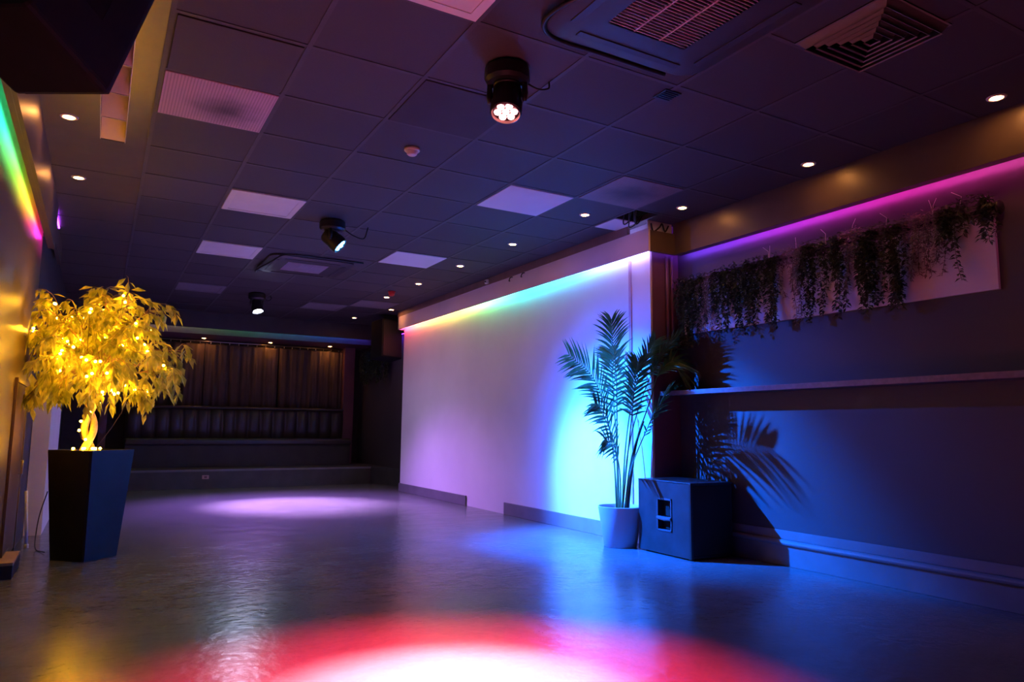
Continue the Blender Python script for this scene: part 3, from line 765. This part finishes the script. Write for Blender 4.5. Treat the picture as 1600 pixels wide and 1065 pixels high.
# ================================================================== FIG TREE IN THE TALL PLANTER
PX, PY = -.02, 6.28
t = thing('planter', 'tall black tapered square planter under the lit tree', 'planter', (PX, PY, 0))
t.rotation_euler.z = math.radians(44)
def sq(s, z, r=.012):
    return [(s-r, -s, z), (s, -s+r, z), (s, s-r, z), (s-r, s, z), (-s+r, s, z), (-s, s-r, z), (-s, -s+r, z), (-s+r, -s, z)]
v = sq(.155, 0) + sq(.203, .77) + sq(.203, .785) + sq(.183, .785) + sq(.178, .72)
fc = [tuple(range(7, -1, -1))]
for i in range(4):
    for k in range(8): fc.append((i*8+k, i*8+(k+1)%8, (i+1)*8+(k+1)%8, (i+1)*8+k))
obj('body', v, fc, M_blackg, t)
MB().add(sq(.1795, .735), [tuple(range(8))]).build('soil', M_soil, t)
tree = thing('fig_tree', 'weeping fig tree with a braided trunk and yellow lit leaves', 'tree', (PX-.03, PY, .735))
TO = Vector((PX-.03, PY, .735))
tz = 1.30-.735
tm = MB()
for k in range(2):
    pts = []
    for i in range(29):
        u = i/28; a = k*PI + u*2.6*PI
        pts.append(Vector((.034*math.cos(a)*(1-.3*u), .034*math.sin(a)*(1-.3*u), u*tz)))
    tm.tube(pts, [.029-.009*i/28 for i in range(29)], 10)
tm.tube(curve_pts([(0, 0, tz-.06), (.01, 0, tz+.05), (.015, .01, tz+.16)], 8), [.030]*5+[.022]*4, 10)
tm.build('trunk', M_bark, tree, True)
br, fol = MB(), MB()
CR = Vector((.03, 0, 1.60-.735))       # crown centre
twig_tips = []
random.seed(21)
def weep(p, d, L, thick, n=8, grav=.5):
    pts = [p.copy()]; d = d.normalized()
    for i in range(n):
        d = (d + Vector((random.uniform(-.12, .12), random.uniform(-.12, .12), -grav*(i+1)/n*.35))).normalized()
        pts.append(pts[-1] + d*L/n)
    br.tube(pts, [thick*(1-.75*i/n) for i in range(n+1)], 5, False)
    return pts
def leaves_on(pts, lo, dens):
    Ltot = sum((pts[i+1]-pts[i]).length for i in range(len(pts)-1))
    nl = int(Ltot*dens)
    for k in range(nl):
        u = lo + (1-lo)*random.random(); q = u*(len(pts)-1); a = min(int(q), len(pts)-2); p = pts[a].lerp(pts[a+1], q-a)
        tg = (pts[a+1]-pts[a]).normalized(); an = random.uniform(0, 2*PI)
        o = Vector((math.cos(an), math.sin(an), 0))
        d = tg*.5 + o*.7 + Vector((0, 0, random.uniform(-1.3, -.2)))
        Lf = random.uniform(.07, .12)
        p2 = p + d.normalized()*.012
        leaf_quad(fol, p2, d, o + Vector((0, 0, random.uniform(.2, 1))), Lf, Lf*random.uniform(.34, .46), .2)
NB = 54
for k in range(NB):
    az = k*2.39996; el = math.radians(random.choice((80, 66, 56, 46, 36, 24, 10)) + random.uniform(-7, 7))
    d = Vector((math.cos(az)*math.cos(el), math.sin(az)*math.cos(el), math.sin(el)))
    p = Vector((.015, .01, tz + random.uniform(-.05, .17)))
    wide = math.cos(el)
    L = .48 + .06*wide + random.uniform(-.06, .06)
    if el > 1.0: L *= 1.05
    pts = weep(p, d, L, .0085, 8, .22)
    for j in range(5):
        a = random.randint(2, len(pts)-1)
        dd = (pts[a]-pts[a-1]).normalized() + Vector((random.uniform(-.9, .9), random.uniform(-.9, .9), random.uniform(-.3, .6)))
        tw = weep(pts[a], dd, random.uniform(.14, .30), .0032, 6, 1.5)
        twig_tips.append(tw)
        leaves_on(tw, .3, 46)
    leaves_on(pts, .7, 26)
    if k % 3 == 0:
        tw = weep(pts[-1], (pts[-1]-pts[-2]) + Vector((0, 0, -.3)), random.uniform(.14, .26), .003, 6, 1.8); twig_tips.append(tw); leaves_on(tw, .2, 46)
# low sprays on the left of the trunk
for (dx, dy, L) in ((-.28, -.08, .42), (-.22, -.16, .40), (-.34, .02, .40), (-.16, -.2, .36), (.34, -.1, .34), (-.30, -.2, .46)):
    pts = weep(Vector((.01, 0, tz+.02)), Vector((dx, dy, .12)), L, .006, 8, .9)
    for j in range(5):
        a = random.randint(3, len(pts)-1)
        tw = weep(pts[a], Vector((dx+random.uniform(-.2, .2), dy+random.uniform(-.2, .2), -.2)), random.uniform(.14, .24), .003, 6, 2.2)
        leaves_on(tw, .1, 44)
for mb in (br, fol):
    for p in mb.v:
        if p.x + TO.x < -.46: p.x = -.46 - TO.x + (p.x + .46 + TO.x)*.12
br.build('branches', M_twig, tree, True)
fol.build('foliage', M_ficus, tree)
# string of fairy lights wound through the crown
lights = thing('string_lights', 'warm fairy lights wound through the fig tree', 'fairy lights', TO)
M_bulb = emit('warm_fairy_bulb', (1, .43, .015), 300)
bulbs = []
random.seed(5)
for k in range(78):
    tw = random.choice(twig_tips); p = tw[random.randint(1, len(tw)-1)].copy()
    p += Vector((random.uniform(-.03, .03), random.uniform(-.03, .03), random.uniform(-.03, .02)))
    r = p - CR; r.y *= .9
    bulbs.append(CR + Vector((r.x*.95, p.y*.98 - CR.y, r.z*.92)) - Vector((0, .09, .0)))
bulbs.sort(key=lambda p: math.atan2(p.y, p.x) + random.uniform(-.15, .15))
for i in range(8):
    u = 1 - i/7; a = u*2.1*PI + .9
    bulbs.append(Vector((.068*math.cos(a), -.06-.02*abs(math.sin(a)), .06 + u*(tz-.1))))
for (dx, dy) in ((-.09, -.12), (-.03, -.15), (.03, -.14), (.08, -.10), (-.02, -.10), (.05, -.17)): bulbs.append(Vector((dx, dy, .062)))
bulbs += [Vector((.28, -.05, tz-.06)), Vector((.21, -.06, tz-.03)), Vector((.12, -.06, tz-.07)), Vector((.17, -.05, tz-.09))]
wire = MB(); 
for a, b_ in zip(bulbs[:-1], bulbs[1:]):
    if (a-b_).length > .75: continue
    mid = (a+b_)/2 - Vector((0, 0, .03)); wire.tube(curve_pts([a, mid, b_], 5), .0011, 4, False)
wire.build('wire', M_wire, lights)
bs = MB().lathe([(.001, -.009), (.007, -.006), (.0092, 0), (.007, .006), (.001, .009)], n=8)
b0 = None
for p in bulbs:
    if b0 is None:
        b0 = bs.build('bulb', M_bulb, lights, True); o = b0
    else:
        o = b0.copy(); COL.objects.link(o); o.parent = lights
    o.location = p

# ================================================================== BENCH, CURTAINS
t = thing('banquette_bench', 'long dark channel-tufted bench on the platform against the back wall', 'bench', (2.25, 13.36, .29))
X0, X1 = .40-2.25, 4.05-2.25
MB().box(X0, -.30, 0, X1, .30, .36).build('base', M_dark, t)
MB().box(X0-.01, -.36, .36, X1+.01, .22, .47, .03).build('seat', M_vinyl, t)
nch, per = 17, 8
vb = []; fb = []; prof = [(.47, .20), (.60, .165), (.80, .155), (.92, .165), (.985, .20)]
cols = nch*per+1
for i in range(cols):
    x = X0 + (X1-X0)*i/(cols-1); bul = abs(math.sin(PI*i/per))
    for z, y in prof: vb.append((x, y + .035*(1-bul**.5), z))
np_ = len(prof)
for i in range(cols-1):
    for j in range(np_-1): fb.append((i*np_+j, (i+1)*np_+j, (i+1)*np_+j+1, i*np_+j+1))
obj('backrest', vb, fb, M_vinyl, t, True)
MB().box(X0, .16, .975, X1, .30, 1.02, .02).build('top_rail', M_vinyl, t)
MB().box(X0, .23, .36, X1, .295, .975).build('back_panel', M_dark, t)
def curtain(x0, x1, label, seed, ztop=2.43):
    rnd = random.Random(seed); n = 90; v = []; fc = []; zs = [ztop, ztop-.04, ztop-.35, 1.6, 1.15]
    ph = [rnd.uniform(0, 6) for _ in range(4)]
    for i in range(n+1):
        u = i/n; x = x0+(x1-x0)*u
        w = .5*math.sin(u*46+ph[0]) + .35*math.sin(u*29+ph[1]) + .3*math.sin(u*83+ph[2])
        for j, z in enumerate(zs):
            a = (.015, .022, .036, .042, .045)[j]
            v.append((x-(x0+x1)/2, a*w, z - (.02*abs(math.sin(u*PI*5)) if j == 0 else 0)))
    m_ = len(zs)
    for i in range(n):
        for j in range(m_-1): fc.append((i*m_+j, i*m_+j+1, (i+1)*m_+j+1, (i+1)*m_+j))
    t = thing('curtain', label, 'curtain', ((x0+x1)/2, 13.74, 0), 'dark curtains behind the bench')
    o = obj('cloth', v, fc, M_curt, t, True); s = o.modifiers.new('thick', 'SOLIDIFY'); s.thickness = .004
    for k in range(8):
        xx = (x0-x1)/2 + (x1-x0)*(k+.5)/8
        MB().tube([(xx, 0, ztop-.01), (xx, 0, ztop+.03)], .006, 6).build('hook', M_metal, t)
curtain(.30, 1.56, 'left dark curtain over the bench, beside the lit tree', 1)
curtain(1.58, 2.84, 'middle dark curtain over the bench', 2)
curtain(2.86, 4.04, 'right dark curtain over the bench, next to the maroon pillar', 3)
tag(MB().tube([(.14, 13.74, 2.462), (4.05, 13.74, 2.462)], .009, 8).build('curtain_rail', M_metal, None, True), 'thin rail carrying the dark curtains under the soffit', 'curtain rail')

# ================================================================== WORLD, CAMERA, OUTPUT LOOK
w = bpy.data.worlds.new('night'); sc.world = w; w.use_nodes = True
w.node_tree.nodes['Background'].inputs[0].default_value = (.01, .008, .012, 1); w.node_tree.nodes['Background'].inputs[1].default_value = .2
cam = bpy.data.cameras.new('camera'); cam.sensor_width = 36; cam.lens = 1125.09/1600*36; cam.clip_start = .05
co = bpy.data.objects.new('camera', cam); COL.objects.link(co); sc.camera = co
def Rc(rx, ry, rz):
    cx, sx_, cy, sy_, cz, sz_ = math.cos(rx), math.sin(rx), math.cos(ry), math.sin(ry), math.cos(rz), math.sin(rz)
    yaw = Matrix(((cy, sy_, 0), (-sy_, cy, 0), (0, 0, 1)))
    Bm = Matrix(((1, 0, 0), (0, 0, -1), (0, 1, 0)))
    pit = Matrix(((1, 0, 0), (0, cx, -sx_), (0, sx_, cx))); rol = Matrix(((cz, -sz_, 0), (sz_, cz, 0), (0, 0, 1)))
    return rol @ pit @ Bm @ yaw
Mc = Rc(-0.12155265, -0.51837214, 0.01035475)
rot = Matrix((Mc[0], -Vector(Mc[1]), -Vector(Mc[2]))).transposed()
co.matrix_world = Matrix.Translation((0, 0, .97)) @ rot.to_4x4()
sc.cycles.use_denoising = True
sc.view_settings.view_transform = 'Standard'; sc.view_settings.look = 'None'
sc.view_settings.exposure = 0; sc.view_settings.gamma = 1; sc.view_settings.use_curve_mapping = False
